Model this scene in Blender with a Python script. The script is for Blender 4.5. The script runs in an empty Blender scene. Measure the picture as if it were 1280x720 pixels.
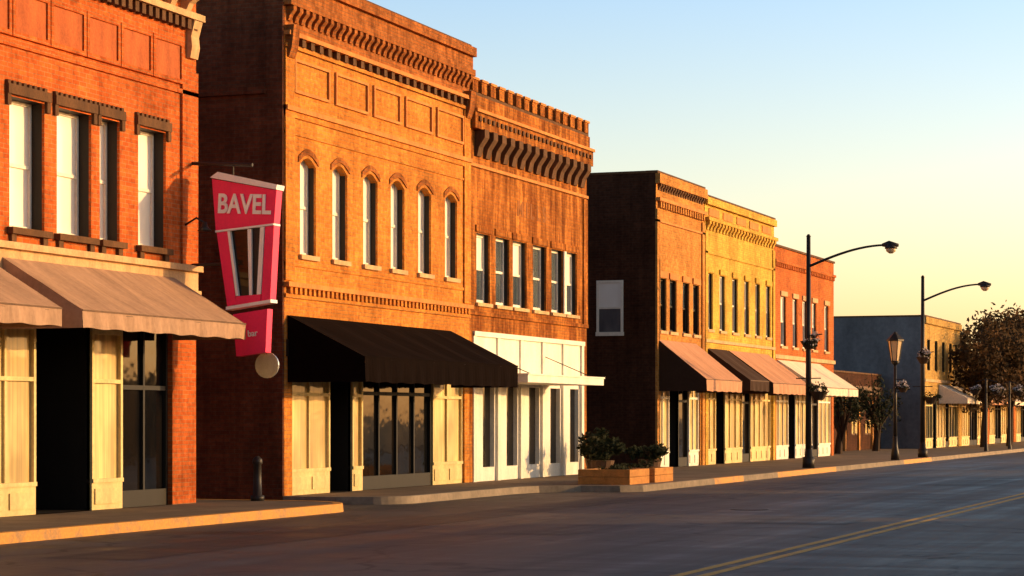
import bpy, math, random
from mathutils import Vector, Matrix
random.seed(7)
S=bpy.context.scene
S.view_settings.view_transform='Standard'; S.view_settings.look='None'; S.view_settings.exposure=0
COL=S.collection
# ------------------------------------------------------------------ materials
def newmat(name):
    m=bpy.data.materials.new(name); m.use_nodes=True
    nt=m.node_tree; nt.nodes.clear()
    out=nt.nodes.new('ShaderNodeOutputMaterial'); b=nt.nodes.new('ShaderNodeBsdfPrincipled')
    nt.links.new(b.outputs[0],out.inputs[0]); return m,nt,b
def N(nt,t,**k):
    n=nt.nodes.new(t)
    for a,v in k.items(): setattr(n,a,v)
    return n
def L(nt,a,b): nt.links.new(a,b)
def mth(nt,op,a,b=None):
    n=N(nt,'ShaderNodeMath',operation=op)
    for i,v in enumerate((a,b)):
        if v is None: continue
        if hasattr(v,'links'): L(nt,v,n.inputs[i])
        else: n.inputs[i].default_value=v
    return n.outputs[0]
def mixc(nt,mode,f,a,b):
    n=N(nt,'ShaderNodeMix',data_type='RGBA',blend_type=mode)
    for idx,v in ((0,f),(6,a),(7,b)):
        if hasattr(v,'links'): L(nt,v,n.inputs[idx])
        elif idx==0: n.inputs[0].default_value=v
        else: n.inputs[idx].default_value=(*v[:3],1)
    return n.outputs[2]
def ramp(nt,src,stops):
    r=N(nt,'ShaderNodeValToRGB'); L(nt,src,r.inputs[0])
    e=r.color_ramp.elements
    while len(e)<len(stops): e.new(0.5)
    for i,(p,c) in enumerate(stops):
        e[i].position=p; e[i].color=(c,c,c,1) if not hasattr(c,'__len__') else (*c,1)
    return r.outputs[0]
def worldpos(nt):
    g=N(nt,'ShaderNodeNewGeometry'); s=N(nt,'ShaderNodeSeparateXYZ'); L(nt,g.outputs['Position'],s.inputs[0])
    n=N(nt,'ShaderNodeSeparateXYZ'); L(nt,g.outputs['True Normal'],n.inputs[0])
    return g,s,n
def noise(nt,vec,scale,detail=4,rough=.6):
    n=N(nt,'ShaderNodeTexNoise'); n.inputs['Scale'].default_value=scale
    n.inputs['Detail'].default_value=detail; n.inputs['Roughness'].default_value=rough
    L(nt,vec,n.inputs['Vector']); return n.outputs[0]
def scaled(nt,vec,sx,sy,sz):
    m=N(nt,'ShaderNodeMapping'); m.inputs['Scale'].default_value=(sx,sy,sz); L(nt,vec,m.inputs[0]); return m.outputs[0]
def wallcoord(nt):
    g,s,n=worldpos(nt)
    f=mth(nt,'GREATER_THAN',mth(nt,'ABSOLUTE',n.outputs[0]),.5)
    u=mth(nt,'ADD',mth(nt,'MULTIPLY',s.outputs[1],f),mth(nt,'MULTIPLY',s.outputs[0],mth(nt,'SUBTRACT',1.0,f)))
    c=N(nt,'ShaderNodeCombineXYZ'); L(nt,u,c.inputs[0]); L(nt,s.outputs[2],c.inputs[1])
    return g,s,c.outputs[0]
def brick(name,c1,c2,mortar,stain=.55,dirt=(.3,.2,.14),lo=.3,hi=.62):
    m,nt,b=newmat(name); g,s,uv=wallcoord(nt)
    t=N(nt,'ShaderNodeTexBrick'); L(nt,uv,t.inputs['Vector'])
    t.inputs['Scale'].default_value=1; t.inputs['Brick Width'].default_value=.22; t.inputs['Row Height'].default_value=.078
    t.inputs['Mortar Size'].default_value=.007; t.inputs['Mortar Smooth'].default_value=.3
    t.inputs['Color1'].default_value=(*c1,1); t.inputs['Color2'].default_value=(*c2,1); t.inputs['Mortar'].default_value=(*mortar,1)
    t.inputs['Bias'].default_value=-.1
    n1=noise(nt,scaled(nt,uv,.6,.6,1),1.0,5,.65)
    n2=noise(nt,scaled(nt,uv,3.5,.35,1),1.0,5,.7)
    n3=noise(nt,uv,9,3,.6)
    c=mixc(nt,'MULTIPLY',1,t.outputs[0],ramp(nt,n1,[(.3,.62),(.7,1.2)]))
    c=mixc(nt,'MULTIPLY',1,c,ramp(nt,n3,[(.3,.72),(.7,1.2)]))
    c=mixc(nt,'MULTIPLY',ramp(nt,n2,[(lo+.12,0),(hi+.1,stain)]),c,dirt)
    L(nt,c,b.inputs['Base Color']); b.inputs['Roughness'].default_value=.92
    b.inputs['Specular IOR Level'].default_value=.1
    bp=N(nt,'ShaderNodeBump'); bp.inputs['Strength'].default_value=.7; bp.inputs['Distance'].default_value=.014
    h=mth(nt,'ADD',mth(nt,'SUBTRACT',1.0,t.outputs['Fac']),mth(nt,'MULTIPLY',n3,.8)); L(nt,h,bp.inputs['Height'])
    L(nt,bp.outputs[0],b.inputs['Normal']); return m
def plain(name,c,rough=.8,var=.3,scale=3,metal=0,spec=.3,streak=True,bump=.0,emit=None):
    m,nt,b=newmat(name); g,s,n=worldpos(nt)
    v=scaled(nt,g.outputs['Position'],1,1,.3 if streak else 1)
    a=noise(nt,v,scale,5,.65); a2=noise(nt,g.outputs['Position'],scale*7,3,.6)
    col=mixc(nt,'MULTIPLY',1,c,ramp(nt,a,[(.3,1-var),(.7,1+var*.4)]))
    col=mixc(nt,'MULTIPLY',1,col,ramp(nt,a2,[(.3,1-var*.5),(.7,1+var*.25)]))
    L(nt,col,b.inputs['Base Color']); b.inputs['Roughness'].default_value=rough
    b.inputs['Metallic'].default_value=metal; b.inputs['Specular IOR Level'].default_value=spec
    if bump:
        bp=N(nt,'ShaderNodeBump'); bp.inputs['Strength'].default_value=bump; bp.inputs['Distance'].default_value=.02
        L(nt,a2,bp.inputs['Height']); L(nt,bp.outputs[0],b.inputs['Normal'])
    return m
def pane(name,c,c2,rough=.06,spec=.5,zs=1.2,folds=False,coat=.6):
    m,nt,b=newmat(name); g,s,n=worldpos(nt)
    a=noise(nt,scaled(nt,g.outputs['Position'],1,1,.5),zs,3,.5)
    col=mixc(nt,'MIX',ramp(nt,a,[(.42,0),(.58,1)]),c,c2)
    if folds:   # hanging cloth folds behind the glass
        fz=noise(nt,scaled(nt,g.outputs['Position'],6,6,.15),2.2,2,.5)
        col=mixc(nt,'MULTIPLY',1,col,ramp(nt,fz,[(.35,.72),(.62,1.1)]))
    L(nt,col,b.inputs['Base Color']); b.inputs['Roughness'].default_value=.5 if rough>.3 else rough
    b.inputs['Specular IOR Level'].default_value=spec
    b.inputs['Coat Weight'].default_value=coat; b.inputs['Coat Roughness'].default_value=.03
    bp=N(nt,'ShaderNodeBump'); bp.inputs['Strength'].default_value=.08; bp.inputs['Distance'].default_value=.05
    L(nt,noise(nt,g.outputs['Position'],2.0,2,.5),bp.inputs['Height']); L(nt,bp.outputs[0],b.inputs['Coat Normal']); L(nt,bp.outputs[0],b.inputs['Normal'])
    return m
def fabric(name,c,var=.25,rough=.9,spec=.15):
    m,nt,b=newmat(name); g,s,n=worldpos(nt)
    a=noise(nt,scaled(nt,g.outputs['Position'],.5,3,.7),1.6,5,.6)
    a2=noise(nt,g.outputs['Position'],12,3,.6)
    col=mixc(nt,'MULTIPLY',1,c,ramp(nt,a,[(.3,1-var),(.7,1.12)]))
    col=mixc(nt,'MULTIPLY',1,col,ramp(nt,a2,[(.3,.88),(.7,1.06)]))
    L(nt,col,b.inputs['Base Color']); b.inputs['Roughness'].default_value=rough; b.inputs['Specular IOR Level'].default_value=spec
    return m
M={}
M['brick1']=brick('red_brick',(.64,.145,.03),(.46,.09,.018),(.44,.22,.10),.6)
M['brick2']=brick('orange_brick',(.70,.265,.045),(.56,.185,.03),(.50,.27,.10),.55)
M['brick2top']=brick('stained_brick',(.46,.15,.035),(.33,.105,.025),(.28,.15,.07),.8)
M['brick3']=brick('weathered_brick',(.64,.235,.04),(.47,.155,.028),(.44,.23,.09),.9,lo=.22,hi=.48)
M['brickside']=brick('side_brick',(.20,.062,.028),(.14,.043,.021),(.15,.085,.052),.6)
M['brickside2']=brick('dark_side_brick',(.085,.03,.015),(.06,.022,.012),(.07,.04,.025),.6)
M['brick5']=brick('tan_brick',(.64,.28,.065),(.54,.21,.045),(.48,.29,.12),.5)
M['brick6']=brick('yellow_brick',(.74,.46,.08),(.64,.38,.06),(.58,.38,.13),.45)
M['brick7']=brick('red_orange_brick',(.60,.16,.035),(.48,.115,.028),(.44,.23,.1),.4)
M['greywall']=plain('painted_block_wall',(.15,.155,.17),.9,.35,.8)
M['brick8']=brick('ochre_brick',(.58,.36,.10),(.48,.28,.08),(.46,.3,.14),.5)
M['darkstone']=plain('dark_stone_trim',(.12,.055,.022),.9,.4,3,bump=.3)
M['redpanel']=plain('terracotta_panel',(.46,.11,.028),.85,.35,3,bump=.3)
M['stone']=plain('buff_stone_trim',(.60,.38,.19),.85,.35,3,bump=.2)
M['orangetrim']=plain('terracotta_trim',(.60,.23,.055),.85,.35,3,bump=.2)
M['white']=plain('white_paint',(.82,.77,.66),.6,.18,2)
M['cream']=plain('cream_paint',(.76,.58,.25),.55,.3,2)
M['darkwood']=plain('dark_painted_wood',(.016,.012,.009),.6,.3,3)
M['brownwood']=plain('brown_wood',(.14,.07,.035),.7,.4,3)
M['timber']=plain('planter_timber',(.58,.25,.06),.85,.35,4,streak=False)
M['blind']=pane('blind_behind_glass',(.86,.84,.78),(.80,.77,.70),.5)
M['curtain']=pane('curtained_glass',(.78,.59,.22),(.50,.33,.10),.5,zs=.9,folds=True)
M['glass']=pane('dark_glass',(.005,.005,.006),(.012,.009,.007),.05,.3,coat=.1)
M['blueglass']=pane('dusk_glass',(.05,.07,.09),(.10,.12,.13),.05)
M['awn1']=fabric('beige_canvas',(.40,.25,.165))
M['awn2']=fabric('black_canvas',(.008,.0045,.0035),.25,.95,.02)
M['awn3']=fabric('salmon_canvas',(.54,.28,.17))
M['awn4']=fabric('offwhite_canvas',(.78,.66,.52),.15)
M['awn5']=fabric('brown_canvas',(.05,.025,.015))
M['metal']=plain('dark_metal',(.035,.03,.028),.5,.3,4,metal=.3)
M['alu']=plain('brushed_aluminium',(.55,.55,.55),.35,.2,4,metal=.8)
M['pink']=plain('sign_red_paint',(.9,.022,.12),.45,.12,3)
M['letter']=plain('sign_letter_white',(.85,.84,.82),.5,.1,3)
M['ghost']=plain('faded_wall_paint',(.30,.11,.03),.95,.5,9)
M['roof']=plain('roof_felt',(.06,.055,.05),.95,.3,2)
M['lampglass']=plain('lamp_lens',(.7,.5,.28),.3,.1,5)
M['opp']=plain('stucco_wall',(.14,.10,.06),.9,.3,1)

def leafmat(name,c1,c2,c3):
    m,nt,b=newmat(name); g,s,n=worldpos(nt)
    a=noise(nt,g.outputs['Position'],1.4,3,.6); r=N(nt,'ShaderNodeValToRGB'); L(nt,a,r.inputs[0])
    e=r.color_ramp.elements; e.new(.5); 
    for i,(p,c) in enumerate(((.35,c1),(.5,c2),(.66,c3))): e[i].position=p; e[i].color=(*c,1)
    L(nt,r.outputs[0],b.inputs['Base Color']); b.inputs['Roughness'].default_value=.7
    b.inputs['Specular IOR Level'].default_value=.15
    return m
M['leafA']=leafmat('autumn_foliage',(.035,.018,.006),(.065,.032,.009),(.13,.055,.012))
M['leafG']=leafmat('dark_green_foliage',(.012,.016,.006),(.02,.025,.008),(.04,.035,.012))
M['flower']=plain('pale_flowers',(.6,.5,.48),.7,.3,8)
M['bark']=plain('bark',(.06,.035,.02),.95,.4,6,bump=.5)

def asphalt(name,k=1.0):
    m,nt,b=newmat(name); g,s,n=worldpos(nt); p=g.outputs['Position']
    big=noise(nt,scaled(nt,p,.35,.05,1),1,5,.6)
    streak=noise(nt,scaled(nt,p,1.6,.03,1),1,4,.65)
    cross=noise(nt,scaled(nt,p,.06,.9,1),1,5,.65)
    fine=noise(nt,p,60,3,.7)
    c=mixc(nt,'MIX',ramp(nt,big,[(.35,0),(.65,1)]),tuple(k*x for x in (.042,.038,.038)),tuple(k*x for x in (.095,.075,.062)))
    c=mixc(nt,'MULTIPLY',1,c,ramp(nt,streak,[(.3,.5),(.7,1.5)]))
    c=mixc(nt,'MULTIPLY',1,c,ramp(nt,cross,[(.35,.55),(.65,1.45)]))
    c=mixc(nt,'MULTIPLY',1,c,ramp(nt,fine,[(.3,.65),(.7,1.35)]))
    v=N(nt,'ShaderNodeTexVoronoi',feature='DISTANCE_TO_EDGE'); v.inputs['Scale'].default_value=.22
    w=N(nt,'ShaderNodeVectorMath',operation='ADD'); L(nt,p,w.inputs[0])
    nn=N(nt,'ShaderNodeTexNoise'); nn.inputs['Scale'].default_value=.8; L(nt,p,nn.inputs['Vector'])
    sc=N(nt,'ShaderNodeVectorMath',operation='SCALE'); L(nt,nn.outputs[1],sc.inputs[0]); sc.inputs['Scale'].default_value=1.6
    L(nt,sc.outputs[0],w.inputs[1]); L(nt,w.outputs[0],v.inputs['Vector'])
    c=mixc(nt,'MULTIPLY',ramp(nt,v.outputs['Distance'],[(.006,.85),(.014,0)]),c,(.25,.25,.25))
    L(nt,c,b.inputs['Base Color'])
    L(nt,ramp(nt,mth(nt,'MULTIPLY',mth(nt,'ADD',streak,cross),.5),[(.38,.40),(.62,.72)]),b.inputs['Roughness']); b.inputs['Specular IOR Level'].default_value=.45
    bp=N(nt,'ShaderNodeBump'); bp.inputs['Strength'].default_value=.6; bp.inputs['Distance'].default_value=.012
    L(nt,fine,bp.inputs['Height']); L(nt,bp.outputs[0],b.inputs['Normal'])
    return m
M['asphalt']=asphalt('asphalt'); M['patch']=asphalt('asphalt_patch',.5)
def concrete(name,c,joint=1.5):
    m,nt,b=newmat(name); g,s,n=worldpos(nt); p=g.outputs['Position']
    t=N(nt,'ShaderNodeTexBrick'); L(nt,p,t.inputs['Vector']); t.offset=0
    t.inputs['Scale'].default_value=1; t.inputs['Brick Width'].default_value=joint; t.inputs['Row Height'].default_value=joint
    t.inputs['Mortar Size'].default_value=.012
    t.inputs['Color1'].default_value=(*c,1); t.inputs['Color2'].default_value=(*[x*.86 for x in c],1); t.inputs['Mortar'].default_value=(.05,.045,.04,1)
    col=mixc(nt,'MULTIPLY',1,t.outputs[0],ramp(nt,noise(nt,p,.8,5,.65),[(.3,.62),(.7,1.15)]))
    col=mixc(nt,'MULTIPLY',1,col,ramp(nt,noise(nt,p,30,3,.6),[(.3,.85),(.7,1.1)]))
    L(nt,col,b.inputs['Base Color']); b.inputs['Roughness'].default_value=.9; b.inputs['Specular IOR Level'].default_value=.2
    return m
M['walk']=concrete('pavement_concrete',(.20,.14,.095))
M['kerb']=plain('kerb_concrete',(.28,.22,.16),.9,.35,1.5,streak=False)
def worn(name,c,under,thr=.5,sc=2.2):
    m,nt,b=newmat(name); g,s,n=worldpos(nt); p=g.outputs['Position']
    a=noise(nt,p,sc,6,.75)
    col=mixc(nt,'MIX',ramp(nt,a,[(thr-.02,0),(thr+.1,.85)]),c,under)
    col=mixc(nt,'MULTIPLY',1,col,ramp(nt,noise(nt,p,25,3,.6),[(.3,.75),(.7,1.1)]))
    L(nt,col,b.inputs['Base Color']); b.inputs['Roughness'].default_value=.7
    return m
M['kerbyellow']=worn('worn_yellow_kerb_paint',(.62,.27,.03),(.36,.19,.07),.52)
M['lineyellow']=worn('worn_yellow_line',(.68,.38,.05),(.12,.09,.05),.54,4)
M['ground']=plain('bare_ground',(.12,.10,.07),.95,.3,.3,streak=False)

# ------------------------------------------------------------------ geometry helpers
class Part:
    def __init__(s): s.v=[]; s.f=[]
    def quad(s,a,b,c,d):
        i=len(s.v); s.v+= [a,b,c,d]; s.f.append((i,i+1,i+2,i+3))
    def poly(s,pts):
        i=len(s.v); s.v+=list(pts); s.f.append(tuple(range(i,i+len(pts))))
    def box(s,x0,x1,y0,y1,z0,z1):
        if x0>x1:x0,x1=x1,x0
        i=len(s.v)
        s.v+=[(x0,y0,z0),(x1,y0,z0),(x1,y1,z0),(x0,y1,z0),(x0,y0,z1),(x1,y0,z1),(x1,y1,z1),(x0,y1,z1)]
        s.f+=[tuple(i+k for k in q) for q in ((0,3,2,1),(4,5,6,7),(0,1,5,4),(1,2,6,5),(2,3,7,6),(3,0,4,7))]
    def prism(s,pts,d):
        n=len(pts); i=len(s.v); d=Vector(d)
        s.v+=[tuple(p) for p in pts]+[tuple(Vector(p)+d) for p in pts]
        s.f.append(tuple(i+k for k in range(n))[::-1]); s.f.append(tuple(i+n+k for k in range(n)))
        for k in range(n):
            k2=(k+1)%n; s.f.append((i+k,i+k2,i+n+k2,i+n+k))
    def tube(s,pts,rad,seg=10,cap=True):
        pts=[Vector(p) for p in pts]
        if not hasattr(rad,'__len__'): rad=[rad]*len(pts)
        i0=len(s.v)
        for k,p in enumerate(pts):
            t=(pts[min(k+1,len(pts)-1)]-pts[max(k-1,0)]).normalized()
            a=t.orthogonal().normalized() if abs(t.z)<.99 else Vector((1,0,0)); a=(a-t*a.dot(t)).normalized()
            if abs(t.z)<.99: 
                a=Vector((0,0,1)).cross(t).normalized()
            b=t.cross(a)
            for j in range(seg):
                an=2*math.pi*j/seg; s.v.append(tuple(p+(a*math.cos(an)+b*math.sin(an))*rad[k]))
        for k in range(len(pts)-1):
            for j in range(seg):
                j2=(j+1)%seg; s.f.append((i0+k*seg+j,i0+k*seg+j2,i0+(k+1)*seg+j2,i0+(k+1)*seg+j))
        if cap:
            s.f.append(tuple(i0+j for j in range(seg))[::-1]); e=i0+(len(pts)-1)*seg; s.f.append(tuple(e+j for j in range(seg)))
class Obj:
    """one real-world object: empty parent + child parts, one per material/name"""
    def __init__(s,name,loc):
        s.e=bpy.data.objects.new(name,None); s.e.location=loc; s.e.empty_display_size=.5; COL.objects.link(s.e)
        s.loc=Vector(loc); s.p={}
    def __call__(s,name,mat):
        if name not in s.p: s.p[name]=(Part(),mat)
        return s.p[name][0]
    def add(s,ob):
        ob.parent=s.e; ob.matrix_parent_inverse=Matrix.Translation(-s.loc)
    def done(s,smooth=()):
        for n,(p,mat) in s.p.items():
            me=bpy.data.meshes.new(n); me.from_pydata(p.v,[],p.f); me.materials.append(M[mat]); me.update()
            if n in smooth:
                for f in me.polygons: f.use_smooth=True
            o=bpy.data.objects.new(n,me); COL.objects.link(o); s.add(o)
def single(name,part,mat,smooth=False,loc=None):
    me=bpy.data.meshes.new(name); me.from_pydata(part.v,[],part.f)
    for mm in (mat if isinstance(mat,list) else [mat]): me.materials.append(M[mm])
    if smooth:
        for f in me.polygons:f.use_smooth=True
    o=bpy.data.objects.new(name,me); COL.objects.link(o); return o

SW=.15
def building(name,xf,y0,y1,zt,depth,wallmat,sidemat,ops,r=.18,topmat=None,ztop=None):
    o=Obj(name,(xf,y0,0))
    w=o('front_wall',wallmat); zs=sorted({-.02,zt,*[a for q in ops for a in q[2:4]],*( [ztop] if ztop else [])}); ys=sorted({y0,y1,*[a for q in ops for a in q[:2]]})
    tw=o('parapet_wall',topmat) if topmat else w
    for i in range(len(ys)-1):
        for j in range(len(zs)-1):
            cy=(ys[i]+ys[i+1])/2; cz=(zs[j]+zs[j+1])/2
            if any(q[0]<cy<q[1] and q[2]<cz<q[3] for q in ops): continue
            t=tw if (ztop and cz>ztop) else w
            t.quad((xf,ys[i],zs[j]),(xf,ys[i+1],zs[j]),(xf,ys[i+1],zs[j+1]),(xf,ys[i],zs[j+1]))
    for q in ops:
        a,b,c,d=q[:4]; rr=q[4] if len(q)>4 else r
        k=.05
        j=o('reveal_shade_lining','darkwood') if q[2]>3.5 else w  # upper windows: reveal shade painted as a dark lining on far jamb and head
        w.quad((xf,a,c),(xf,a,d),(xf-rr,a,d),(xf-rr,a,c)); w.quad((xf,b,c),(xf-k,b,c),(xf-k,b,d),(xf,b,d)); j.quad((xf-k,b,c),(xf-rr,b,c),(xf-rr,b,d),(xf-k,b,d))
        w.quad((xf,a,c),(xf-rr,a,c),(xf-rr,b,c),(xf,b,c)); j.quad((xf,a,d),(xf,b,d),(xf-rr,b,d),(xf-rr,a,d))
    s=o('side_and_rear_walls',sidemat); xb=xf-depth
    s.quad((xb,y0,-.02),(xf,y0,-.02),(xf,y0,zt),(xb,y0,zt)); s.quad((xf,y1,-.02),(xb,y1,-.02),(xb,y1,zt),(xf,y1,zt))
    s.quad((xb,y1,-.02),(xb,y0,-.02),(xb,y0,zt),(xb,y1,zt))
    s.quad((xf-.3,y1,zt-.8),(xf-.3,y0,zt-.8),(xf-.3,y0,zt),(xf-.3,y1,zt))
    s.quad((xf-.3,y0+.3,zt-.8),(xb,y0+.3,zt-.8),(xb,y0+.3,zt),(xf-.3,y0+.3,zt))
    s.quad((xb,y1-.3,zt-.8),(xf-.3,y1-.3,zt-.8),(xf-.3,y1-.3,zt),(xb,y1-.3,zt))
    o('roof','roof').quad((xb,y0+.01,zt-.6),(xf-.31,y0+.01,zt-.6),(xf-.31,y1-.01,zt-.6),(xb,y1-.01,zt-.6))
    c=o('coping','darkstone')
    c.box(xf-.32,xf+.06,y0-.03,y1,zt,zt+.08)
    c.box(xb-.05,xf-.322,y0-.03,y0+.32,zt,zt+.077); c.box(xb-.05,xf-.322,y1-.32,y1,zt,zt+.077)
    return o
def window(o,xf,a,b,c,d,r,frame='white',pn='blind',pn2=None,mull=False,fw=.055,rail=.5):
    f=o('window_frames_'+frame,frame); x0,x1=xf-r-.05,xf-r+.02
    f.box(x0,x1,a,a+fw,c,d); f.box(x0,x1,b-fw,b,c,d); f.box(x0,x1,a+fw,b-fw,c,c+fw*1.3); f.box(x0,x1,a+fw,b-fw,d-fw,d)
    zm=c+(d-c)*rail
    f.box(x0,x1-.01,a+fw,b-fw,zm-.03,zm+.03)
    if mull: f.box(x0,x1-.014,(a+b)/2-.02,(a+b)/2+.02,c+fw*1.3,d-fw)
    xp=xf-r-.03
    for z0,z1,mm,dx in ((c,zm,pn2 or pn,.0),(zm,d,pn,.012)):
        o('window_panes_'+mm,mm).quad((xp+dx,a,z0),(xp+dx,b,z0),(xp+dx,b,z1),(xp+dx,a,z1))
def dentils(o,nm,mat,xf,y0,y1,z0,z1,step,w,proj,taper=False):
    p=o(nm,mat); n=int((y1-y0)/step); off=(y1-y0-(n-1)*step-w)/2
    for k in range(n):
        a=y0+off+k*step
        if taper:
            p.prism([(xf-.01,a,z0),(xf+proj*.25,a,z0),(xf+proj*.45,a,z0+(z1-z0)*.35),(xf+proj,a,z0+(z1-z0)*.7),(xf+proj,a,z1),(xf-.01,a,z1)],(0,w,0))
        else: p.box(xf-.01,xf+proj,a,a+w,z0,z1)
def band(o,nm,mat,xf,y0,y1,z0,z1,proj): o(nm,mat).box(xf-.02,xf+proj,y0-.004,y1-.004,z0,z1)
def storefront(o,xf,segs,zt,frame='cream',zb=.62,trans=2.35):
    """segs: (ya,yb,kind,pane)"""
    f=o('shopfront_frame_'+frame,frame)
    for (a,b,kind,pn) in segs:
        if kind=='win':
            f.box(xf-.16,xf-.06,a,b,SW,zb); 
            n=max(1,round((b-a)/.8)); w=(b-a)/n
            for k in range(n):
                f.box(xf-.06,xf-.035,a+k*w+.08,a+(k+1)*w-.08,SW+.1,zb-.1)
            f.box(xf-.18,xf-.03,a+.002,b-.002,zb,zb+.07)
            f.box(xf-.16,xf-.05,a,a+.07,zb+.07,zt); f.box(xf-.16,xf-.05,b-.07,b,zb+.07,zt)
            f.box(xf-.16,xf-.052,a+.07,b-.07,zt-.1,zt)
            if zt>trans+.3: f.box(xf-.16,xf-.055,a+.07,b-.07,trans,trans+.07)
            if n>1:
                for k in range(1,n): f.box(xf-.16,xf-.07,a+k*w-.025,a+k*w+.025,zb+.07,zt-.1)
            o('shop_panes_'+pn,pn).quad((xf-.12,a,zb),(xf-.12,b,zb),(xf-.12,b,zt),(xf-.12,a,zt))
        elif kind=='door':
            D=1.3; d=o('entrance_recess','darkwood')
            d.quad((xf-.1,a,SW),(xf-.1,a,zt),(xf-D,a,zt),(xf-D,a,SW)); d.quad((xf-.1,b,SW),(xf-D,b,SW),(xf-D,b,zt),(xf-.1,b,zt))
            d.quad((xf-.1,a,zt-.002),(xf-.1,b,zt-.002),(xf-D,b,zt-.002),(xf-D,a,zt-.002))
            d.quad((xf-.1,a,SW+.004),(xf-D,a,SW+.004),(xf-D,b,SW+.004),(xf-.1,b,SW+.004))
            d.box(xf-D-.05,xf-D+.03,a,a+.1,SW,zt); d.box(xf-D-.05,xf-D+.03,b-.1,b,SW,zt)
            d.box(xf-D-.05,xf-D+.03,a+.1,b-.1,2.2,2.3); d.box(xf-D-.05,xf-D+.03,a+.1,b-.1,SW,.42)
            d.box(xf-D-.05,xf-D+.028,(a+b)/2-.04,(a+b)/2+.04,.42,2.2)
            o('shop_panes_glass','glass').quad((xf-D,a,SW),(xf-D,b,SW),(xf-D,b,zt),(xf-D,a,zt))
        elif kind=='dark':
            d=o('dark_frame','darkwood'); d.box(xf-.2,xf-.1,a,b,SW,.45); d.box(xf-.2,xf-.1,a,a+.06,.45,zt); d.box(xf-.2,xf-.1,b-.06,b,.45,zt)
            n=max(1,round((b-a)/1.1)); w=(b-a)/n
            for k in range(1,n): d.box(xf-.2,xf-.11,a+k*w-.03,a+k*w+.03,.45,zt)
            d.box(xf-.2,xf-.112,a+.06,b-.06,2.25,2.33)
            o('shop_panes_glass','glass').quad((xf-.17,a,SW),(xf-.17,b,SW),(xf-.17,b,zt),(xf-.17,a,zt))
def awning(o,xf,y0,y1,P,zt,zf,zv,mat,endmat=None,nm='awning'):
    p=o(nm,mat); n=max(3,int((y1-y0)/.25)); bays=max(2,round((y1-y0)/1.5)); m=6
    rr=random.Random(int(y0*10))
    ph=rr.uniform(0,6)
    def pt(i,j):
        t=i/n; u=j/m; y=y0+(y1-y0)*t
        sg=.05*math.sin(math.pi*t*bays)**2*math.sin(math.pi*u)+rr.uniform(-.007,.007)*(0<j<m)+.01*math.sin(y*5+ph)*u
        return (xf+.02+P*u,y,zt+(zf-zt)*u-sg)
    i0=len(p.v)
    for i in range(n+1): p.v+=[pt(i,j) for j in range(m+1)]
    for i in range(n):
        for j in range(m):
            a=i0+i*(m+1)+j; p.f.append((a,a+1,a+m+2,a+m+1))
    nv=int((y1-y0)/.12)
    hem=lambda k: (.018*math.sin(k*1.3+ph)+.01*math.sin(k*.37),.012*math.sin(k*.9))
    for k in range(nv):
        a=y0+(y1-y0)*k/nv; b=y0+(y1-y0)*(k+1)/nv
        (wa,za),(wb,zb)=hem(k),hem(k+1)
        p.quad((xf+.02+P,a,zf+.01),(xf+.02+P+wa,a,zv+za),(xf+.02+P+wb,b,zv+zb),(xf+.02+P,b,zf+.01))
    s=o(nm+'_seams','brownwood' if mat!='awn2' else 'awn2')
    s.box(xf+.02+P,xf+.03+P,y0,y1,zf-.015,zf+.012)
    e=o(nm+'_ends',endmat or mat)
    for y in (y0,y1):
        e.poly([(xf+.02,y,zt),(xf+.02,y,zv),(xf+.02+P,y,zv),(xf+.02+P,y,zf)])
    fr=o(nm+'_frame','metal'); fr.tube([(xf+P,y0+.04,zf-.04),(xf+P,y1-.04,zf-.04)],.018,6)
    k=y0+.05
    while k<y1:
        fr.tube([(xf,k,zt-.1),(xf+P-.02,k,zf-.06)],.014,6); fr.tube([(xf,k,zf-.1),(xf+P-.02,k,zf-.1)],.014,6); k+=1.5
def text(o,name,body,size,loc,rot,mat,ext=.01,sx=1,off=0):
    c=bpy.data.curves.new(name,'FONT'); c.body=body; c.size=size; c.extrude=ext; c.align_x='CENTER'; c.align_y='CENTER'; c.offset=off
    c.materials.append(M[mat]); t=bpy.data.objects.new(name,c); COL.objects.link(t); t.location=loc; t.rotation_euler=rot; t.scale=(sx,1,1)
    o.add(t)

# ------------------------------------------------------------------ ground, road, pavements
p=Part(); p.quad((-2500,-2500,-.01),(2500,-2500,-.01),(2500,2500,-.01),(-2500,2500,-.01)); single('ground',p,'ground')
p=Part(); p.quad((-14,-80,0),(24.6,-80,0),(24.6,900,0),(-14,900,0)); single('road',p,'asphalt')
p=Part()
for x in (13.22,13.50): p.quad((x,-60,.004),(x+.13,-60,.004),(x+.13,800,.004),(x,800,.004))
single('road_marking',p,'lineyellow')
p=Part()
for (x0,x1,y0,y1) in ((5.0,6.3,24,47),(8.2,9.4,31.5,34.8),(10.5,12.6,36,38.2),(6.8,7.6,52,75),(9.9,11.8,58,66),(15.0,16.4,40,90)):
    p.poly([(x0,y0,.004),(x1,y0+.12,.004),(x1-.05,y1,.004),(x0+.08,y1-.1,.004)])
single('road_patch',p,'patch')
p=Part(); p.tube([(9.6,41.5,.002),(9.6,41.5,.012)],.36,28); single('manhole_cover',p,'metal')
def arc(cx,cy,r,a0,a1,n=8): return [(cx+r*math.cos(math.radians(a0+(a1-a0)*k/n)),cy+r*math.sin(math.radians(a0+(a1-a0)*k/n))) for k in range(n+1)]
kA=[(2.8,-20)]+arc(1.3,37.5,1.5,0,90)+[(-12,39.0)]
kB=[(-12,41.05)]+[(1.2,41.05)]+arc(1.4,42.2,1.0,-70,0)[1:]+[(2.4,48.3)]+[(2.6,49.2),(3.4,49.9),(4.3,50.1),(4.7,50.6)]+[(4.7,57),(4.7,60),(4.7,64),(4.7,68),(4.7,72),(4.7,140),(4.7,600)]
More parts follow.
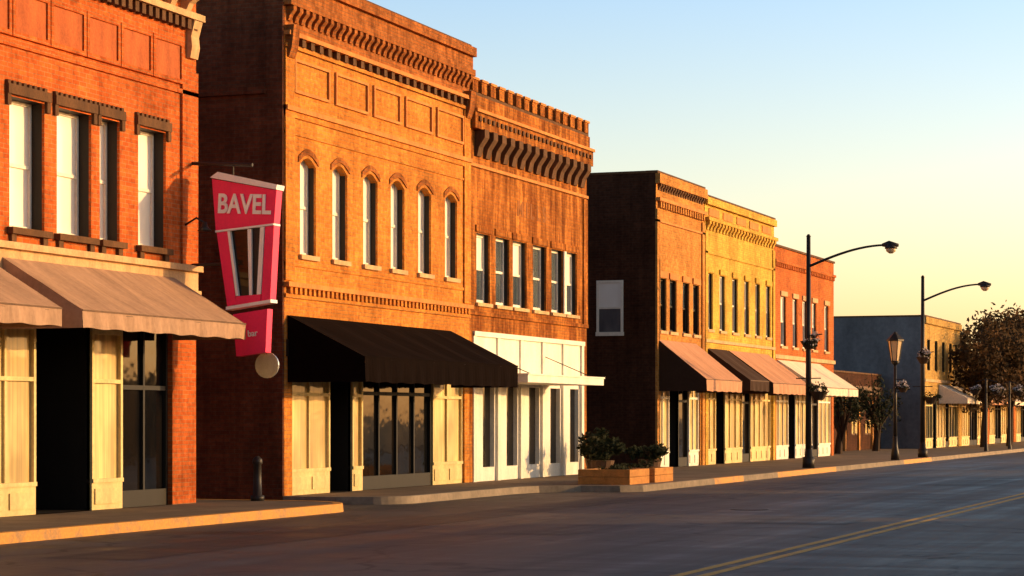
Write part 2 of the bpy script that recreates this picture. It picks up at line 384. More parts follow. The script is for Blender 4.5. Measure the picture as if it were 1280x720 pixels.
def pavement(path,side):
    p=Part(); pts=[(x,y,SW) for x,y in path]+side
    p.prism([(a[0],a[1],-.02) for a in pts],(0,0,SW+.02)); 
    return single('pavement',p,'walk')
def kerb(path,mat,w=.17,name='kerb'):
    p=Part(); n=len(path); offs=[]
    for k in range(n):
        a=Vector(path[max(k-1,0)]); b=Vector(path[min(k+1,n-1)]); t=(b-a).normalized(); nr=Vector((t.y,-t.x)); c=Vector(path[k])
        offs.append((c+nr*.02,c+nr*-w))
    for k in range(n-1):
        (o1,i1),(o2,i2)=offs[k],offs[k+1]; z=SW+.006
        p.quad((o1.x,o1.y,-.01),(o2.x,o2.y,-.01),(o2.x-.02,o2.y,z),(o1.x-.02,o1.y,z))
        p.quad((o1.x-.02,o1.y,z),(o2.x-.02,o2.y,z),(i2.x,i2.y,z),(i1.x,i1.y,z))
    return single(name,p,mat)
pavement(kA,[(-12,-20,SW)]); pavement(kB,[(-12,600,SW)])
kerb(kA,'kerbyellow')
iB=len(kB)
kerb(kB[:iB-6],'kerb'); kerb([(4.7,57),(4.7,60)],'kerbyellow'); kerb([(4.7,60),(4.7,64)],'kerb'); kerb([(4.7,64),(4.7,72)],'kerbyellow'); kerb([(4.7,72),(4.7,84)],'kerb'); kerb([(4.7,84),(4.7,90)],'kerbyellow'); kerb([(4.7,90),(4.7,600)],'kerb')
p=Part(); p.box(24.6,60,-80,600,-.02,SW); single('pavement',p,'walk')

# ------------------------------------------------------------------ building 1
W1=[(31.08,32.12),(32.5,33.6),(33.88,34.55),(35.2,36.2)]
W1+= [(29.0,30.1),(27.2,28.2),(25.2,26.3)]
ops=[(a,b,4.83,6.95,.27) for a,b in W1]+[(24.5,36.45,SW,3.3,.22)]
b=building('brick_commercial_building',0,22,37.35,10.2,16,'brick1','brickside',ops)
for a,c in W1:
    window(b,0,a,c,4.83,6.95,.27,'white','blind','blind')
    l=b('window_hoods','darkstone'); l.box(-.01,.07,a-.12,c+.12,6.98,7.14); l.box(-.01,.05,a-.12,a-.015,6.8,6.98); l.box(-.01,.05,c+.015,c+.12,6.8,6.98)
    k=a-.12
    while k<c+.06: l.box(-.01,.055,k,k+.08,7.14,7.2); k+=.155
    b('window_sills','darkstone').box(-.26,.12,a-.08,c+.08,4.72,4.828)
    b('window_sills','darkstone').box(-.01,.06,a-.02,a+.12,4.6,4.72); b('window_sills','darkstone').box(-.01,.06,c-.12,c+.02,4.6,4.72)
band(b,'belt_course','stone',0,22,37.35,4.47,4.58,.16); band(b,'belt_frieze','stone',0,22,37.35,4.12,4.47,.05); band(b,'belt_lower','stone',0,22,37.35,4.02,4.12,.12)
band(b,'string_course','brick1',0,22,37.35,7.75,7.83,.05)
y=23.2
while y<36.5:
    q=b('terracotta_panels','redpanel'); q.box(-.01,.03,y,y+.95,8.0,8.62)
    h=b('panel_frames','brick1'); h.box(-.01,.06,y-.08,y,7.92,8.70); h.box(-.01,.06,y+.95,y+1.03,7.92,8.70); h.box(-.01,.06,y,y+.95,8.62,8.70); h.box(-.01,.06,y,y+.95,7.92,8.0)
    y+=1.14
dentils(b,'cornice_dentils','darkstone',0,22,37.3,8.96,9.15,.24,.13,.14)
band(b,'cornice_lower','stone',0,22,37.35,9.15,9.27,.2); dentils(b,'cornice_brackets','stone',0,22,37.3,9.27,9.7,.6,.18,.4,True)
band(b,'cornice_top','stone',0,22,37.35,9.7,9.95,.5)
dd=b('corner_bracket','stone'); dd.prism([(-.01,36.98,8.45),(.08,36.98,8.45),(.12,36.98,8.65),(.10,36.98,8.85),(.18,36.98,9.14),(-.01,36.98,9.14)],(0,.3,0))
band(b,'corner_pilaster','brick1',0,36.75,37.35,4.6,8.2,.05)
storefront(b,0,[(24.5,26,'win','curtain'),(26,27.6,'door',''),(27.6,29.4,'win','curtain'),(29.4,30.2,'dark',''),(30.2,31.95,'win','curtain'),(31.95,33.72,'door',''),(33.72,34.75,'win','curtain'),(34.75,36.45,'dark','')],3.3)
b('shop_lintel','darkwood').box(-.2,.03,24.5,36.45,3.3,3.5)
awning(b,0,30.8,36.42,1.5,4.34,3.45,3.17,'awn1'); awning(b,0,24.6,30.2,1.5,4.34,3.45,3.17,'awn1',nm='second_awning')
c=b('wall_lamp','metal'); c.tube([(.0,36.85,5.3),(.28,36.85,5.45),(.45,36.85,5.35)],.02,8); c.tube([(.45,36.85,5.37),(.45,36.85,5.28),(.45,36.85,5.2)],[.04,.06,.14],12)
b.done(('wall_lamp',))

# ------------------------------------------------------------------ blade sign on building 1 corner
g=Obj('blade_sign',(1.1,37.1,5)); yS=37.12
def plate(nm,mat,pts,y0,y1): g(nm,mat).prism([(x,y0,z) for x,z in pts],(0,y1-y0,0))
plate('header_box','pink',[(.52,6.18),(1.85,5.92),(1.80,5.32),(.60,5.22)],yS-.12,yS+.12)
plate('header_trim','letter',[(.66,6.30),(1.88,6.02),(1.86,5.93),(.50,6.20)],yS-.16,yS+.16)
plate('header_foot_trim','letter',[(.60,5.215),(1.80,5.315),(1.80,5.28),(.60,5.18)],yS-.14,yS+.14)
plate('left_rail','pink',[(.62,5.175),(.84,5.195),(1.02,3.85),(.84,3.80)],yS-.12,yS+.12)
plate('right_rail','pink',[(1.62,5.26),(1.80,5.275),(1.72,3.92),(1.54,3.90)],yS-.12,yS+.12)
plate('foot_rail','pink',[(1.02,3.99),(1.53,4.02),(1.52,3.86),(1.0,3.82)],yS-.122,yS+.122)
plate('centre_panel_dark','glass',[(.84,5.2),(1.24,5.23),(1.28,4.005),(1.01,3.995)],yS-.05,yS+.05)
plate('centre_panel_pale','metal',[(1.24,5.23),(1.62,5.26),(1.54,4.02),(1.28,4.005)],yS-.055,yS+.055)
plate('white_edge','letter',[(1.52,5.25),(1.61,5.255),(1.53,4.02),(1.45,4.015)],yS-.13,yS-.06)
plate('white_edge_left','letter',[(.845,5.195),(.90,5.2),(1.07,4.0),(1.02,4.0)],yS-.13,yS-.06)
plate('white_bar','letter',[(1.25,5.225),(1.33,5.23),(1.34,4.01),(1.285,4.005)],yS-.11,yS-.06)
plate('trim_lower','letter',[(.82,3.80),(1.74,3.92),(1.74,3.86),(.82,3.74)],yS-.14,yS+.14)
plate('lower_box','pink',[(.95,3.66),(1.66,3.75),(1.62,2.95),(1.02,2.88)],yS-.11,yS+.11)
text(g,'sign_lettering','BAVEL',.50,(1.19,yS-.13,5.67),(math.radians(90),math.radians(3),0),'letter',.012,.78,.012)
text(g,'sign_small_lettering','bar',.17,(1.36,yS-.12,3.3),(math.radians(90),math.radians(-5),0),'letter',.01,.9)
g('bracket','metal').tube([(-.05,yS,6.5),(1.3,yS,6.42)],.035,8); g('bracket','metal').tube([(.9,yS,6.44),(.9,yS,6.2)],.02,6)
g('bracket','metal').tube([(-.02,yS,4.6),(.8,yS,4.6)],.03,8); g('bracket','metal').tube([(-.02,yS,3.4),(1.0,yS,3.4)],.025,8)
g.done()
g=Obj('round_hanging_sign',(1.55,37.3,2.75))
g('disc','alu').tube([(1.52,37.26,2.72),(1.52,37.30,2.72)],.24,24); g('hanger','metal').tube([(1.52,37.28,2.9),(1.45,37.2,3.2)],.015,6)
g.done()

# ------------------------------------------------------------------ building 2
W2=[(41.82,42.58),(43.40,44.16),(45.0,45.78),(46.52,47.30),(48.12,48.9),(49.78,50.56)]
ops=[(a,c,5.12,7.15,.2) for a,c in W2]+[(41.45,51.05,SW,2.95,.22)]
y0,y1=41.07,51.37
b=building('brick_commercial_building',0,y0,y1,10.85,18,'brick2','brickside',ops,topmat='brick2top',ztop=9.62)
for a,c in W2:
    window(b,0,a,c,5.12,7.15,.2,'white','blind','blind')
    n=8; arcp=[(a+(c-a)*k/n, 6.98+.165*math.sin(math.pi*k/n)) for k in range(n+1)]
    f=b('arch_spandrels','brick2')
    for k in range(n):
        (ya,za),(yb,zb)=arcp[k],arcp[k+1]
        f.quad((-.003,ya,za),(-.003,yb,zb),(-.003,yb,7.152),(-.003,ya,7.152)); f.quad((-.003,ya,za),(-.17,ya,za),(-.17,yb,zb),(-.003,yb,zb))
    h=b('arch_hoods','brick2top')
    m=10
    for k in range(m):
        t0=k/m; t1=(k+1)/m; A=a-.1; C=c+.1
        def ap(t,o): return (A+(C-A)*t, 7.0+o+.19*math.sin(math.pi*t))
        q=[ap(t0,.02),ap(t1,.02),ap(t1,.14),ap(t0,.14)]
        h.prism([(-.01,yy,zz) for yy,zz in q],(.035,0,0))
    b('window_sills','stone').box(-.19,.07,a-.06,c+.06,5.02,5.118)
band(b,'belt_course','orangetrim',0,y0,y1,4.42,4.52,.12); dentils(b,'belt_dentils','brick2',0,y0,y1,4.28,4.42,.22,.11,.08); band(b,'belt_lower','brick2',0,y0,y1,4.2,4.28,.05)
band(b,'sill_course','brick2',0,y0,y1,4.86,4.93,.03)
band(b,'string_course','orangetrim',0,y0,y1,8.02,8.12,.09); band(b,'string_course_2','brick2',0,y0,y1,7.9,8.02,.04); band(b,'string_course_3','brick2',0,y0,y1,7.55,7.6,.03)
for a,c in ((41.5,43.2),(43.5,45.2),(45.5,47.0),(47.3,48.9),(49.2,50.9)):
    h=b('panel_frames','orangetrim'); z0,z1=8.42,9.12; t=.06
    h.box(-.01,.05,a,a+t,z0,z1); h.box(-.01,.05,c-t,c,z0,z1); h.box(-.01,.05,a+t,c-t,z0,z0+t); h.box(-.01,.05,a+t,c-t,z1-t,z1)
band(b,'frieze_band','brick2',0,y0,y1,9.3,9.38,.06); dentils(b,'frieze_dentils','darkstone',0,y0,y1,9.38,9.54,.42,.16,.10); band(b,'frieze_band_2','orangetrim',0,y0,y1,9.54,9.63,.14)
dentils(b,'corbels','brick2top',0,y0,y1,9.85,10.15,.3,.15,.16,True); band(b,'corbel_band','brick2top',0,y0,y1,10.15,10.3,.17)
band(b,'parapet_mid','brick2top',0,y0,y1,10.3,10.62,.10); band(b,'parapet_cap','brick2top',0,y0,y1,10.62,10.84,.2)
for a in (y0+.0,y1-.42):
    band(b,'corner_piers','brick2',0,a,a+.42,4.55,9.28,.045)
    b('pier_brackets','brick2top').prism([(-.01,a+.06,9.1),(.08,a+.06,9.1),(.15,a+.06,9.3),(.2,a+.06,9.75),(-.01,a+.06,9.75)],(0,.3,0))
storefront(b,0,[(41.45,43.4,'win','curtain'),(43.4,44.55,'door',''),(44.55,45.1,'win','curtain'),(45.1,49.15,'dark',''),(49.15,51.05,'win','curtain')],2.95,trans=2.2)
band(b,'shop_lintel','darkwood',0,y0+.1,y1,3.0,3.35,.04)
awning(b,0,41.2,50.1,1.72,3.84,2.98,2.47,'awn2')
s=b('side_ledge','brickside'); s.box(-17.9,-.38,y0-.12,y0+.02,8.35,8.5); s.box(-.38,.0,y0-.06,y0+.02,-.02,10.2)
s=b('side_lower_skin','brickside'); s.box(-17.8,-.38,y0-.05,y0+.02,.0,8.35)
b.done()

# ------------------------------------------------------------------ building 3
W3=[(51.95,52.88),(53.3,54.3),(54.56,55.6),(56.1,57.15),(57.58,58.55),(58.75,59.75)]
ops=[(a,c,4.62,6.35,.17) for a,c in W3]+[(51.7,60.3,SW,3.85,.2)]
y0,y1=51.38,60.6
b=building('brick_hotel_building',-.04,y0,y1,9.75,18,'brick3','brickside2',ops); X=-.04
for i,(a,c) in enumerate(W3):
    window(b,X,a,c,4.62,6.35,.17,'white','blind' if i in (0,2,5) else 'blueglass','blueglass',fw=.07)
    b('window_sills','stone').box(X-.16,X+.07,a-.06,c+.06,4.53,4.618); b('window_heads','brick3').box(X-.01,X+.04,a-.08,c+.08,6.38,6.55)
b('mullion_pilaster','white').box(X-.1,X+.04,58.56,58.74,4.62,6.35)
dentils(b,'machicolation','darkstone',X,y0+.1,y1-.1,8.25,8.9,.62,.30,.28,True)
band(b,'corbel_table','brick3',X,y0,y1,8.9,9.3,.2); dentils(b,'small_dentils','darkstone',X+.2,y0,y1,9.08,9.2,.31,.12,.04)
band(b,'corbel_cap','orangetrim',X,y0,y1,9.3,9.38,.26); band(b,'parapet_skin','brick3',X,y0,y1,9.38,9.74,.10)
y=y0+.12
while y<y1-.3:
    b('merlons','brick3').box(X-.2,X+.08,y,y+.36,9.83,10.12); b('merlon_caps','orangetrim').box(X-.22,X+.11,y-.03,y+.39,10.12,10.18); y+=.62
band(b,'string_course','orangetrim',X,y0,y1,7.98,8.06,.06); band(b,'string_course_2','brick3',X,y0,y1,4.3,4.4,.06)
band(b,'left_pier','brick3',X,y0,y0+.35,4.4,7.95,.04); band(b,'right_pier','brick3',X,y1-.35,y1,4.4,7.95,.04)
text(b,'painted_lettering','M I L L S',.55,(X+.004,56.0,7.2),(math.radians(90),0,math.radians(90)),'ghost',.002,1.15,.02)
w=b('white_shopfront','white'); w.box(X-.2,X-.02,51.7,60.3,2.82,3.85)
for yy in (51.7,53.4,55.1,56.8,58.5,60.1): w.box(X-.2,X+.03,yy,yy+.2,SW,3.85)
w.box(X-.2,X+.06,51.7,60.3,3.78,3.9)
for (a,c) in ((51.9,53.4),(53.6,55.1),(55.3,56.8),(57.0,58.5),(58.7,60.1)):
    k=(c-a)
    w.box(X-.2,X-.05,a,a+k*.42,SW,2.82); w.box(X-.2,X-.05,a+k*.42,c,SW,.5); w.box(X-.2,X-.06,a+k*.42,c,2.55,2.82)
    w.box(X-.19,X-.04,c-.09,c,.5,2.55)
    b('shop_panes_glass','glass').quad((X-.16,a+k*.42,.4),(X-.16,c,.4),(X-.16,c,2.7),(X-.16,a+k*.42,2.7))
c=b('canopy','white'); c.box(X,1.45,51.6,57.6,2.62,2.80); c.box(X,1.48,51.57,57.63,2.80,2.84)
for yy in (52.2,57.0): b('canopy_rods','metal').tube([(X,yy,3.4),(1.3,yy,2.84)],.012,6)
b.done()

# ------------------------------------------------------------------ building 5 (after the side lot)
y0,y1=67.34,72.93
W5=[(67.75,68.5),(68.85,69.65),(70.35,71.15),(71.6,72.35)]
ops=[(a,c,4.5,6.15,.14) for a,c in W5]+[(67.7,72.5,SW,3.0,.2)]
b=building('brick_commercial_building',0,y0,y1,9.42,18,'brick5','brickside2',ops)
for a,c in W5:
    window(b,0,a,c,4.5,6.15,.14,'darkwood','blueglass','glass'); b('window_sills','stone').box(-.14,.06,a-.05,c+.05,4.4,4.498)
    b('window_heads','orangetrim').box(-.01,.05,a-.08,c+.08,6.17,6.36)
dentils(b,'dentils','brick5',0,y0,y1,8.35,8.55,.28,.14,.1); band(b,'dentil_band','orangetrim',0,y0,y1,8.55,8.66,.14)
dentils(b,'corbels','darkstone',0,y0,y1,8.9,9.1,.28,.13,.1,True); band(b,'cap_band','brick5',0,y0,y1,9.1,9.41,.14)
band(b,'string','orangetrim',0,y0,y1,7.9,7.97,.05)
band(b,'left_pier','brick5',0,y0,y0+.32,.15,8.3,.05); band(b,'right_pier','brick5',0,y1-.32,y1,.15,8.3,.05)
storefront(b,0,[(67.7,69.0,'win','curtain'),(69.0,70.2,'door',''),(70.2,71.3,'dark',''),(71.3,72.5,'win','curtain')],3.0,'white')
awning(b,0,67.5,71.9,1.57,4.2,2.95,2.58,'awn3','awn5')
f=b('side_window_frame','white'); f.box(-1.97,-1.05,y0-.07,y0+.01,4.33,4.45); f.box(-1.95,-1.07,y0-.05,y0+.01,6.0,6.08); f.box(-1.95,-1.87,y0-.048,y0+.01,4.45,6.0); f.box(-1.15,-1.07,y0-.048,y0+.01,4.45,6.0); f.box(-1.87,-1.15,y0-.045,y0+.01,5.18,5.24)
b('side_window_pane','blueglass').quad((-1.9,y0-.02,4.4),(-1.1,y0-.02,4.4),(-1.1,y0-.02,6.05),(-1.9,y0-.02,6.05))
b('side_window_blind','blind').quad((-1.87,y0-.024,5.2),(-1.15,y0-.024,5.2),(-1.15,y0-.024,6.0),(-1.87,y0-.024,6.0))
b.done()
# ------------------------------------------------------------------ building 6
y0,y1=72.95,82.76
W6=[(73.3,74.0),(74.9,75.65),(76.6,77.35),(78.3,79.0),(79.9,80.6),(81.5,82.2)]
ops=[(a,c,4.75,6.65,.14) for a,c in W6]+[(73.3,82.4,SW,3.0,.2)]
b=building('brick_commercial_building',.02,y0,y1,9.2,18,'brick6','brickside',ops); X=.02
for i,(a,c) in enumerate(W6):
    window(b,X,a,c,4.75,6.65,.14,'white','blind' if i%2 else 'blueglass','blueglass'); b('window_sills','stone').box(X-.14,X+.06,a-.05,c+.05,4.65,4.748)
    b('window_heads','brick6').box(X-.01,X+.06,a-.08,c+.08,6.67,6.85)
dentils(b,'corbels','brick6',X,y0,y1,8.1,8.4,.42,.2,.14,True); band(b,'corbel_band','brick6',X,y0,y1,8.4,8.52,.17); band(b,'cap','brick6',X,y0,y1,8.95,9.19,.12)
band(b,'string','brick6',X,y0,y1,7.3,7.38,.05); band(b,'string2','stone',X,y0,y1,4.3,4.4,.07)
for k in range(5):
    a=y0+.5+k*1.85; b('parapet_panels','orangetrim').box(X-.01,X+.03,a,a+1.3,8.6,8.86)
band(b,'left_pier','brick6',X,y0,y0+.3,.15,8.05,.05); band(b,'right_pier','brick6',X,y1-.3,y1,.15,8.05,.05)
storefront(b,X,[(73.3,74.6,'win','curtain'),(74.6,75.8,'door',''),(75.8,78.2,'win','curtain'),(78.2,79.4,'dark',''),(79.4,82.4,'win','curtain')],3.0,'cream')
awning(b,X,73.2,75.8,1.5,4.1,3.0,2.65,'awn5'); awning(b,X,76.0,81.7,1.6,4.1,2.95,2.58,'awn3','awn5',nm='second_awning')
b.done()
# ------------------------------------------------------------------ building 7
y0,y1=82.78,93.4
W7=[(83.9,84.8),(85.9,86.7),(87.6,88.4),(89.3,90.1),(91.6,92.4)]
ops=[(a,c,4.5,6.4,.12) for a,c in W7]+[(83.2,93.0,SW,3.0,.2)]
b=building('brick_commercial_building',0,y0,y1,8.25,18,'brick7','brickside',ops)
for a,c in W7:
    window(b,0,a,c,4.5,6.4,.12,'white','blind','blueglass'); b('window_sills','stone').box(-.12,.06,a-.05,c+.05,4.4,4.498); b('window_heads','stone').box(-.01,.05,a-.08,c+.08,6.42,6.6)
dentils(b,'dentils','brick7',0,y0,y1,7.5,7.65,.3,.15,.08); band(b,'dentil_band','brick7',0,y0,y1,7.65,7.75,.11); band(b,'sill','stone',0,y0,y1,4.0,4.15,.08)
storefront(b,0,[(83.2,85.4,'win','curtain'),(85.4,86.6,'door',''),(86.6,89.5,'win','curtain'),(89.5,90.7,'dark',''),(90.7,93.0,'win','curtain')],3.0,'white')
awning(b,0,83.3,90.6,1.6,3.95,2.9,2.6,'awn4'); b.done()
# ------------------------------------------------------------------ low shop, building 8, far row
y0,y1=93.45,114.9
ops=[(94.5+k*3.3,96.7+k*3.3,.9,2.4,.12) for k in range(6)]
b=building('single_storey_shop',-2.2,y0,y1,3.9,14,'brickside2','brickside2',ops); X=-2.2
for q in ops: window(b,X,*q[:4],.12,'brownwood','glass','curtain',mull=True)
band(b,'fascia','brownwood',X,y0,y1,2.9,3.3,.15); dentils(b,'posts','timber',X,y0,y1,SW,2.9,3.3,.22,.1)
b.done()
y0,y1=115.1,126.5
W8=[(116,116.9),(118.3,119.2),(120.6,121.5),(122.9,123.8),(124.9,125.7)]
ops=[(a,c,4.2,5.8,.12) for a,c in W8]+[(115.6,126,SW,2.9,.2)]
b=building('brick_commercial_building',0,y0,y1,6.95,20,'brick8','greywall',ops)
for a,c in W8: window(b,0,a,c,4.2,5.8,.12,'darkwood','blueglass','glass')
band(b,'cap','brick8',0,y0,y1,6.6,6.94,.12); band(b,'string','stone',0,y0,y1,3.6,3.75,.08)
storefront(b,0,[(115.6,118,'win','glass'),(118,119.2,'door',''),(119.2,122,'win','curtain'),(122,123.2,'dark',''),(123.2,126,'win','glass')],2.9,'cream')
awning(b,0,119.5,126.2,1.5,3.5,2.8,2.5,'awn4'); b.done()
for (y0,y1,zt,wm) in ((126.6,137,4.6,'brick8'),(137.1,149,4.1,'brick7'),(149.1,170,5.0,'brick5'),(170.1,200,5.5,'brick3')):
    ops=[(y0+.6,y1-.6,SW,2.8,.2)]
    b=building('single_storey_shop',0,y0,y1,zt,15,wm,'brickside2',ops); n=int((y1-y0-1.2)/2.4); w=(y1-y0-1.2)/n
    storefront(b,0,[(y0+.6+k*w,y0+.6+(k+1)*w,('win','dark','win','door')[k%4],'curtain') for k in range(n)],2.8,'cream')
    band(b,'cap','stone',0,y0,y1,zt-.3,zt-.15,.12); awning(b,0,y0+.8,y1-.8,1.5,3.4,2.75,2.5,'awn3' if wm!='brick7' else 'awn4'); b.done()

# ------------------------------------------------------------------ opposite side of the street (behind / right of camera)
for (y0,y1,zt) in ((-30,14,4.6),(16,33,4.3),(33.2,46,4.5),(51.5,62,4.2),(65.5,78,4.2),(86,96,3.6)):
    ops=[(y0+1+k*3.5,y0+3.6+k*3.5,.7,2.8,.12) for k in range(int((y1-y0-1)/3.5))]
    o=Obj('single_storey_shop',(27.6,y0,0)); w=o('walls','opp')
    w.box(27.6,40,y0,y1,-.02,zt); w.box(27.45,27.6,y0+.003,y1-.003,zt-.5,zt+.06)
    for q in ops: o('panes','glass').quad((27.59,q[0],.7),(27.59,q[1],.7),(27.59,q[1],2.8),(27.59,q[0],2.8)); o('frames','cream').box(27.54,27.6,q[0]-.08,q[0],.65,2.85); o('frames','cream').box(27.54,27.6,q[1],q[1]+.08,.65,2.85)
    o.done()

# ------------------------------------------------------------------ foliage
def leaves(p,cx,cy,cz,rx,ry,rz,n,size,clumps=14,seed=1):
    rnd=random.Random(seed); cl=[]
    for k in range(clumps):
        while True:
            a=Vector((rnd.uniform(-1,1),rnd.uniform(-1,1),rnd.uniform(-1,1)))
            if .25<a.length<1: break
        cl.append((Vector((cx+a.x*rx*.75,cy+a.y*ry*.75,cz+a.z*rz*.75)),rnd.uniform(.22,.45)))
    for k in range(n):
        c,r=rnd.choice(cl); d=Vector((rnd.gauss(0,1),rnd.gauss(0,1),rnd.gauss(0,1))); d=d.normalized()*r*rnd.uniform(.3,1.1)
        q=c+Vector((d.x*rx,d.y*ry,d.z*rz)); s=size*rnd.uniform(.6,1.3)
        u=Vector((rnd.gauss(0,1),rnd.gauss(0,1),rnd.gauss(0,1))).normalized(); v=u.orthogonal().normalized(); 
        p.quad(tuple(q-u*s),tuple(q+v*s*.5),tuple(q+u*s),tuple(q-v*s*.5))
    return cl
def tree(name,x,y,h,r,mat,n=2600,seed=1,size=.13,nc=24):
    o=Obj(name,(x,y,SW)); lf=o('foliage',mat); rnd=random.Random(seed)
    cl=leaves(lf,x,y,h*.62,r,r,h*.36,n,size,nc,seed)
    t=o('trunk_and_limbs','bark'); k=Vector((x+.15,y,h*.38))
    t.tube([(x,y,.0),(x+.05,y,h*.2),k],[.2,.15,.12],8)
    for c,_ in cl:
        mid=k.lerp(c,.5)+Vector((rnd.uniform(-.3,.3),rnd.uniform(-.3,.3),.2)); t.tube([k-Vector((0,0,rnd.uniform(0,.8))),mid,c+Vector((0,0,rnd.uniform(0,.9)))],[.07,.04,.012],5)
    o.done()
tree('street_tree',1.9,122.5,7.4,2.6,'leafA',4600,3,.14); tree('street_tree',2.6,127.5,7.9,2.9,'leafA',5200,4,.14); tree('street_tree',-2.5,163,10.5,4.5,'leafA',5200,5,.2)
tree('street_tree',3.0,134,7.5,2.8,'leafA',3600,11,.14); tree('street_tree',-6,156,9,4.2,'leafA',4200,8,.2)
tree('small_tree',-.8,98.0,3.7,1.2,'leafG',1100,6,.09); tree('small_tree',-.8,106.5,3.9,1.3,'leafG',1100,7,.09)
p=Part(); rnd=random.Random(5)
for k in range(90):
    a=rnd.uniform(-160,60); leaves(p,a,330+rnd.uniform(-10,40),4.5,6,5,5,90,.9,8,k+50)
single('distant_tree_line',p,'leafG')

def planter(x0,x1,y0,y1,h,shr,seed):
    o=Obj('timber_planter',((x0+x1)/2,(y0+y1)/2,SW)); t=o('timber_walls','timber'); z=SW
    for k in range(2):
        za=z+k*h/2+.004*k; zb=z+(k+1)*h/2-.006
        t.box(x0,x1,y0,y0+.14,za,zb); t.box(x0,x1,y1-.14,y1,za,zb); t.box(x0+.002,x0+.14,y0+.14,y1-.14,za,zb); t.box(x1-.14,x1-.002,y0+.14,y1-.14,za,zb)
    o('soil','bark').box(x0+.14,x1-.14,y0+.14,y1-.14,z,z+h-.06)
    for i in range(shr):
        yy=y0+.4+(y1-y0-.8)*i/max(1,shr-1)
        leaves(o('plants','leafG'),(x0+x1)/2,yy,z+h+.02,.4,.4,.16,120,.05,6,seed+i)
    o.done()
planter(2.95,4.25,51.0,52.6,.36,3,1); planter(3.0,4.3,52.9,54.5,.36,3,9)
def shrub(x,y,h,r,seed):
    o=Obj('potted_shrub',(x,y,SW)); o('pot','brownwood').tube([(x,y,SW),(x,y,SW+.45)],[.24,.34],14)
    leaves(o('foliage','leafG'),x,y,SW+.35+h*.5,r,r,h*.5,900,.07,12,seed)
    st=o('stems','bark')
    for k in range(5): st.tube([(x,y,SW+.4),(x+random.uniform(-.3,.3)*r,y+random.uniform(-.3,.3)*r,SW+.3+h*.7)],[.025,.01],5)
    o.done()
shrub(1.5,57.3,.85,.75,21); shrub(.8,59.0,1.05,.75,22); shrub(2.2,59.4,.7,.7,23)

# ------------------------------------------------------------------ street furniture
def basket(o,nm,x,y,z,seed,fl=True,r=.32):
    leaves(o(nm+'_foliage','leafG'),x,y,z,r,r,r*.7,260,.05,9,seed); 
    if fl: leaves(o(nm+'_flowers','flower'),x,y,z+.05,r,r,r*.75,180,.05,9,seed)
    o(nm+'_pot','bark').tube([(x,y,z-r*.7),(x,y,z-.02)],[r*.35,r*.75],10)
def streetlamp(x,y,h=7.5,arm=2.45):
    o=Obj('street_lamp',(x,y,SW)); p=o('pole','metal')
    p.tube([(x,y,SW),(x,y,SW+.35),(x,y,SW+.36),(x,y,SW+.6)],[.2,.19,.13,.11],14); p.tube([(x,y,SW+.58),(x,y,h)],[.105,.065],12); p.tube([(x,y,h),(x,y,h+.08)],[.085,.03],10)
    n=12; pts=[]
    for k in range(n+1):
        t=k/n; pts.append((x+arm*t,y,h-.95+.62*math.sin(t*math.pi/2)))
    o('arm','metal').tube(pts,[.045-.012*k/n for k in range(n+1)],8)
    xe=x+arm; ze=pts[-1][2]
    hd=o('lamp_head','metal'); hd.tube([(xe-.1,y,ze),(xe+.12,y,ze+.02),(xe+.42,y,ze-.02)],[.05,.12,.05],10)
    hd.tube([(xe+.18,y,ze+.06),(xe+.18,y,ze-.06),(xe+.18,y,ze-.12)],[.09,.19,.2],14)
    o('lens','lampglass').tube([(xe+.18,y,ze-.11),(xe+.18,y,ze-.2),(xe+.18,y,ze-.27)],[.17,.15,.06],14)
    o('basket_bracket','metal').tube([(x,y,4.35),(x+.45,y,4.4)],.02,6); o('basket_bracket','metal').tube([(x-.4,y,3.0),(x+.4,y,3.0)],.02,6)
    basket(o,'upper_basket',x+.05,y-.1,4.2,int(y),True,.4); basket(o,'lower_basket',x+.33,y,2.6,int(y)+3,False,.42)
    o.done(('pole','arm','lamp_head','lens'))
streetlamp(4.25,70.0); streetlamp(4.3,90.3,7.4,2.3)
def lantern(x,y,h=5.1):
    o=Obj('lantern_post',(x,y,SW)); p=o('post','metal'); p.tube([(x,y,SW),(x,y,SW+.3),(x,y,SW+.5),(x,y,SW+.9)],[.17,.15,.1,.08],12); p.tube([(x,y,SW+.88),(x,y,h-1.25)],[.075,.05],10)
    p.tube([(x,y,h-1.27),(x,y,h-1.2),(x,y,h-1.1)],[.05,.14,.16],10)
    l=o('lantern_glass','lampglass'); l.tube([(x,y,h-1.1),(x,y,h-.35)],[.15,.27],6)
    r=o('lantern_cap','metal'); r.tube([(x,y,h-.36),(x,y,h-.3),(x,y,h-.08),(x,y,h)],[.33,.33,.1,.03],6)
    for k in range(6):
        a=math.pi*k/3; r.tube([(x+.155*math.cos(a),y+.155*math.sin(a),h-1.1),(x+.275*math.cos(a),y+.275*math.sin(a),h-.35)],.018,5)
    basket(o,'basket',x+.3,y,2.9,int(y*3),True,.28); o('basket_arm','metal').tube([(x,y,3.2),(x+.35,y,3.2)],.018,6)
    o.done(('post',))
lantern(4.3,84.4,5.0)
def basketpost(x,y):
    o=Obj('flower_basket_post',(x,y,SW)); p=o('post','metal'); p.tube([(x,y,SW),(x,y,SW+.4),(x,y,3.6)],[.11,.06,.05],10); p.tube([(x-.5,y,3.45),(x,y,3.6),(x+.5,y,3.45)],.02,6)
    basket(o,'near_basket',x+.5,y,3.1,int(y*3),True,.36); basket(o,'far_basket',x-.5,y,3.1,int(y*5),True,.36); o.done()
basketpost(4.2,108); basketpost(4.2,116)
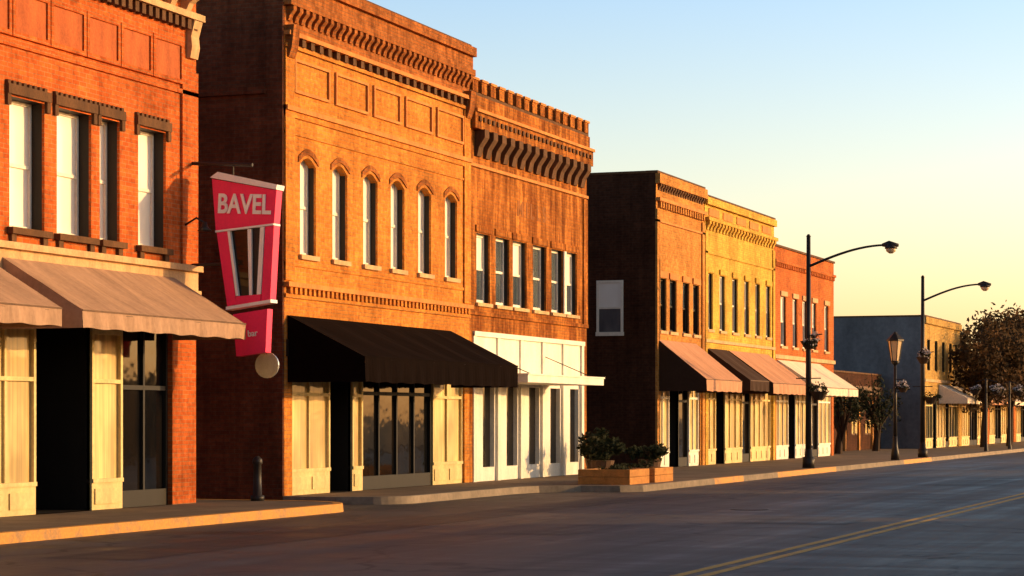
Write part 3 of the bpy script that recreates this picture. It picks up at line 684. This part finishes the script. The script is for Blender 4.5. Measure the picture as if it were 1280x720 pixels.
o=Obj('bollard',(.6,38.7,SW)); o('post','metal').tube([(.6,38.7,SW),(.6,38.7,SW+.1),(.6,38.7,SW+.11),(.6,38.7,SW+.7),(.6,38.7,SW+.72),(.6,38.7,SW+.8),(.6,38.7,SW+.86)],[.13,.13,.085,.075,.1,.09,.03],14); o.done(('post',))

# ------------------------------------------------------------------ light, sky, camera
EL,AZ=9.5,30.0
a=math.radians(AZ); e=math.radians(EL)
d=Vector((math.cos(e)*math.cos(a),math.cos(e)*math.sin(a),math.sin(e)))
l=bpy.data.lights.new('sun','SUN'); l.energy=5; l.angle=math.radians(.5); l.color=(1,.58,.22)
lo=bpy.data.objects.new('sun',l); COL.objects.link(lo); lo.rotation_euler=d.to_track_quat('Z','Y').to_euler(); lo.location=(40,40,30)
w=bpy.data.worlds.new('World'); S.world=w; w.use_nodes=True; nt=w.node_tree; bg=nt.nodes['Background']
sk=nt.nodes.new('ShaderNodeTexSky'); sk.sky_type='NISHITA'; sk.sun_disc=False; sk.sun_elevation=e; sk.sun_rotation=math.radians(90-AZ)
sk.air_density=1.0; sk.dust_density=1.6; sk.ozone_density=1.2
# haze grade by elevation: warm pale band on the horizon, clear blue above it, dimmer zenith
tc=nt.nodes.new('ShaderNodeTexCoord'); sp=nt.nodes.new('ShaderNodeSeparateXYZ'); nt.links.new(tc.outputs['Generated'],sp.inputs[0])
rp=ramp(nt,sp.outputs[2],[(0.0,(1.0,.73,.60)),(.07,(.95,.77,.66)),(.19,(.66,.70,.82)),(.45,(.28,.30,.33)),(1.0,(.18,.19,.20))])
gm=mixc(nt,'MULTIPLY',1,sk.outputs[0],rp)
gm=mixc(nt,'MULTIPLY',1,gm,(3.6,3.6,3.6))
nt.links.new(gm,bg.inputs[0]); bg.inputs[1].default_value=.12
cam=bpy.data.cameras.new('camera'); co=bpy.data.objects.new('camera',cam); COL.objects.link(co)
co.location=(20.2,0,1.75); co.rotation_euler=(math.radians(90),0,math.atan(1040/2800)); cam.lens=78.75; cam.sensor_width=36; cam.shift_y=.1266; cam.clip_end=6000
S.camera=co
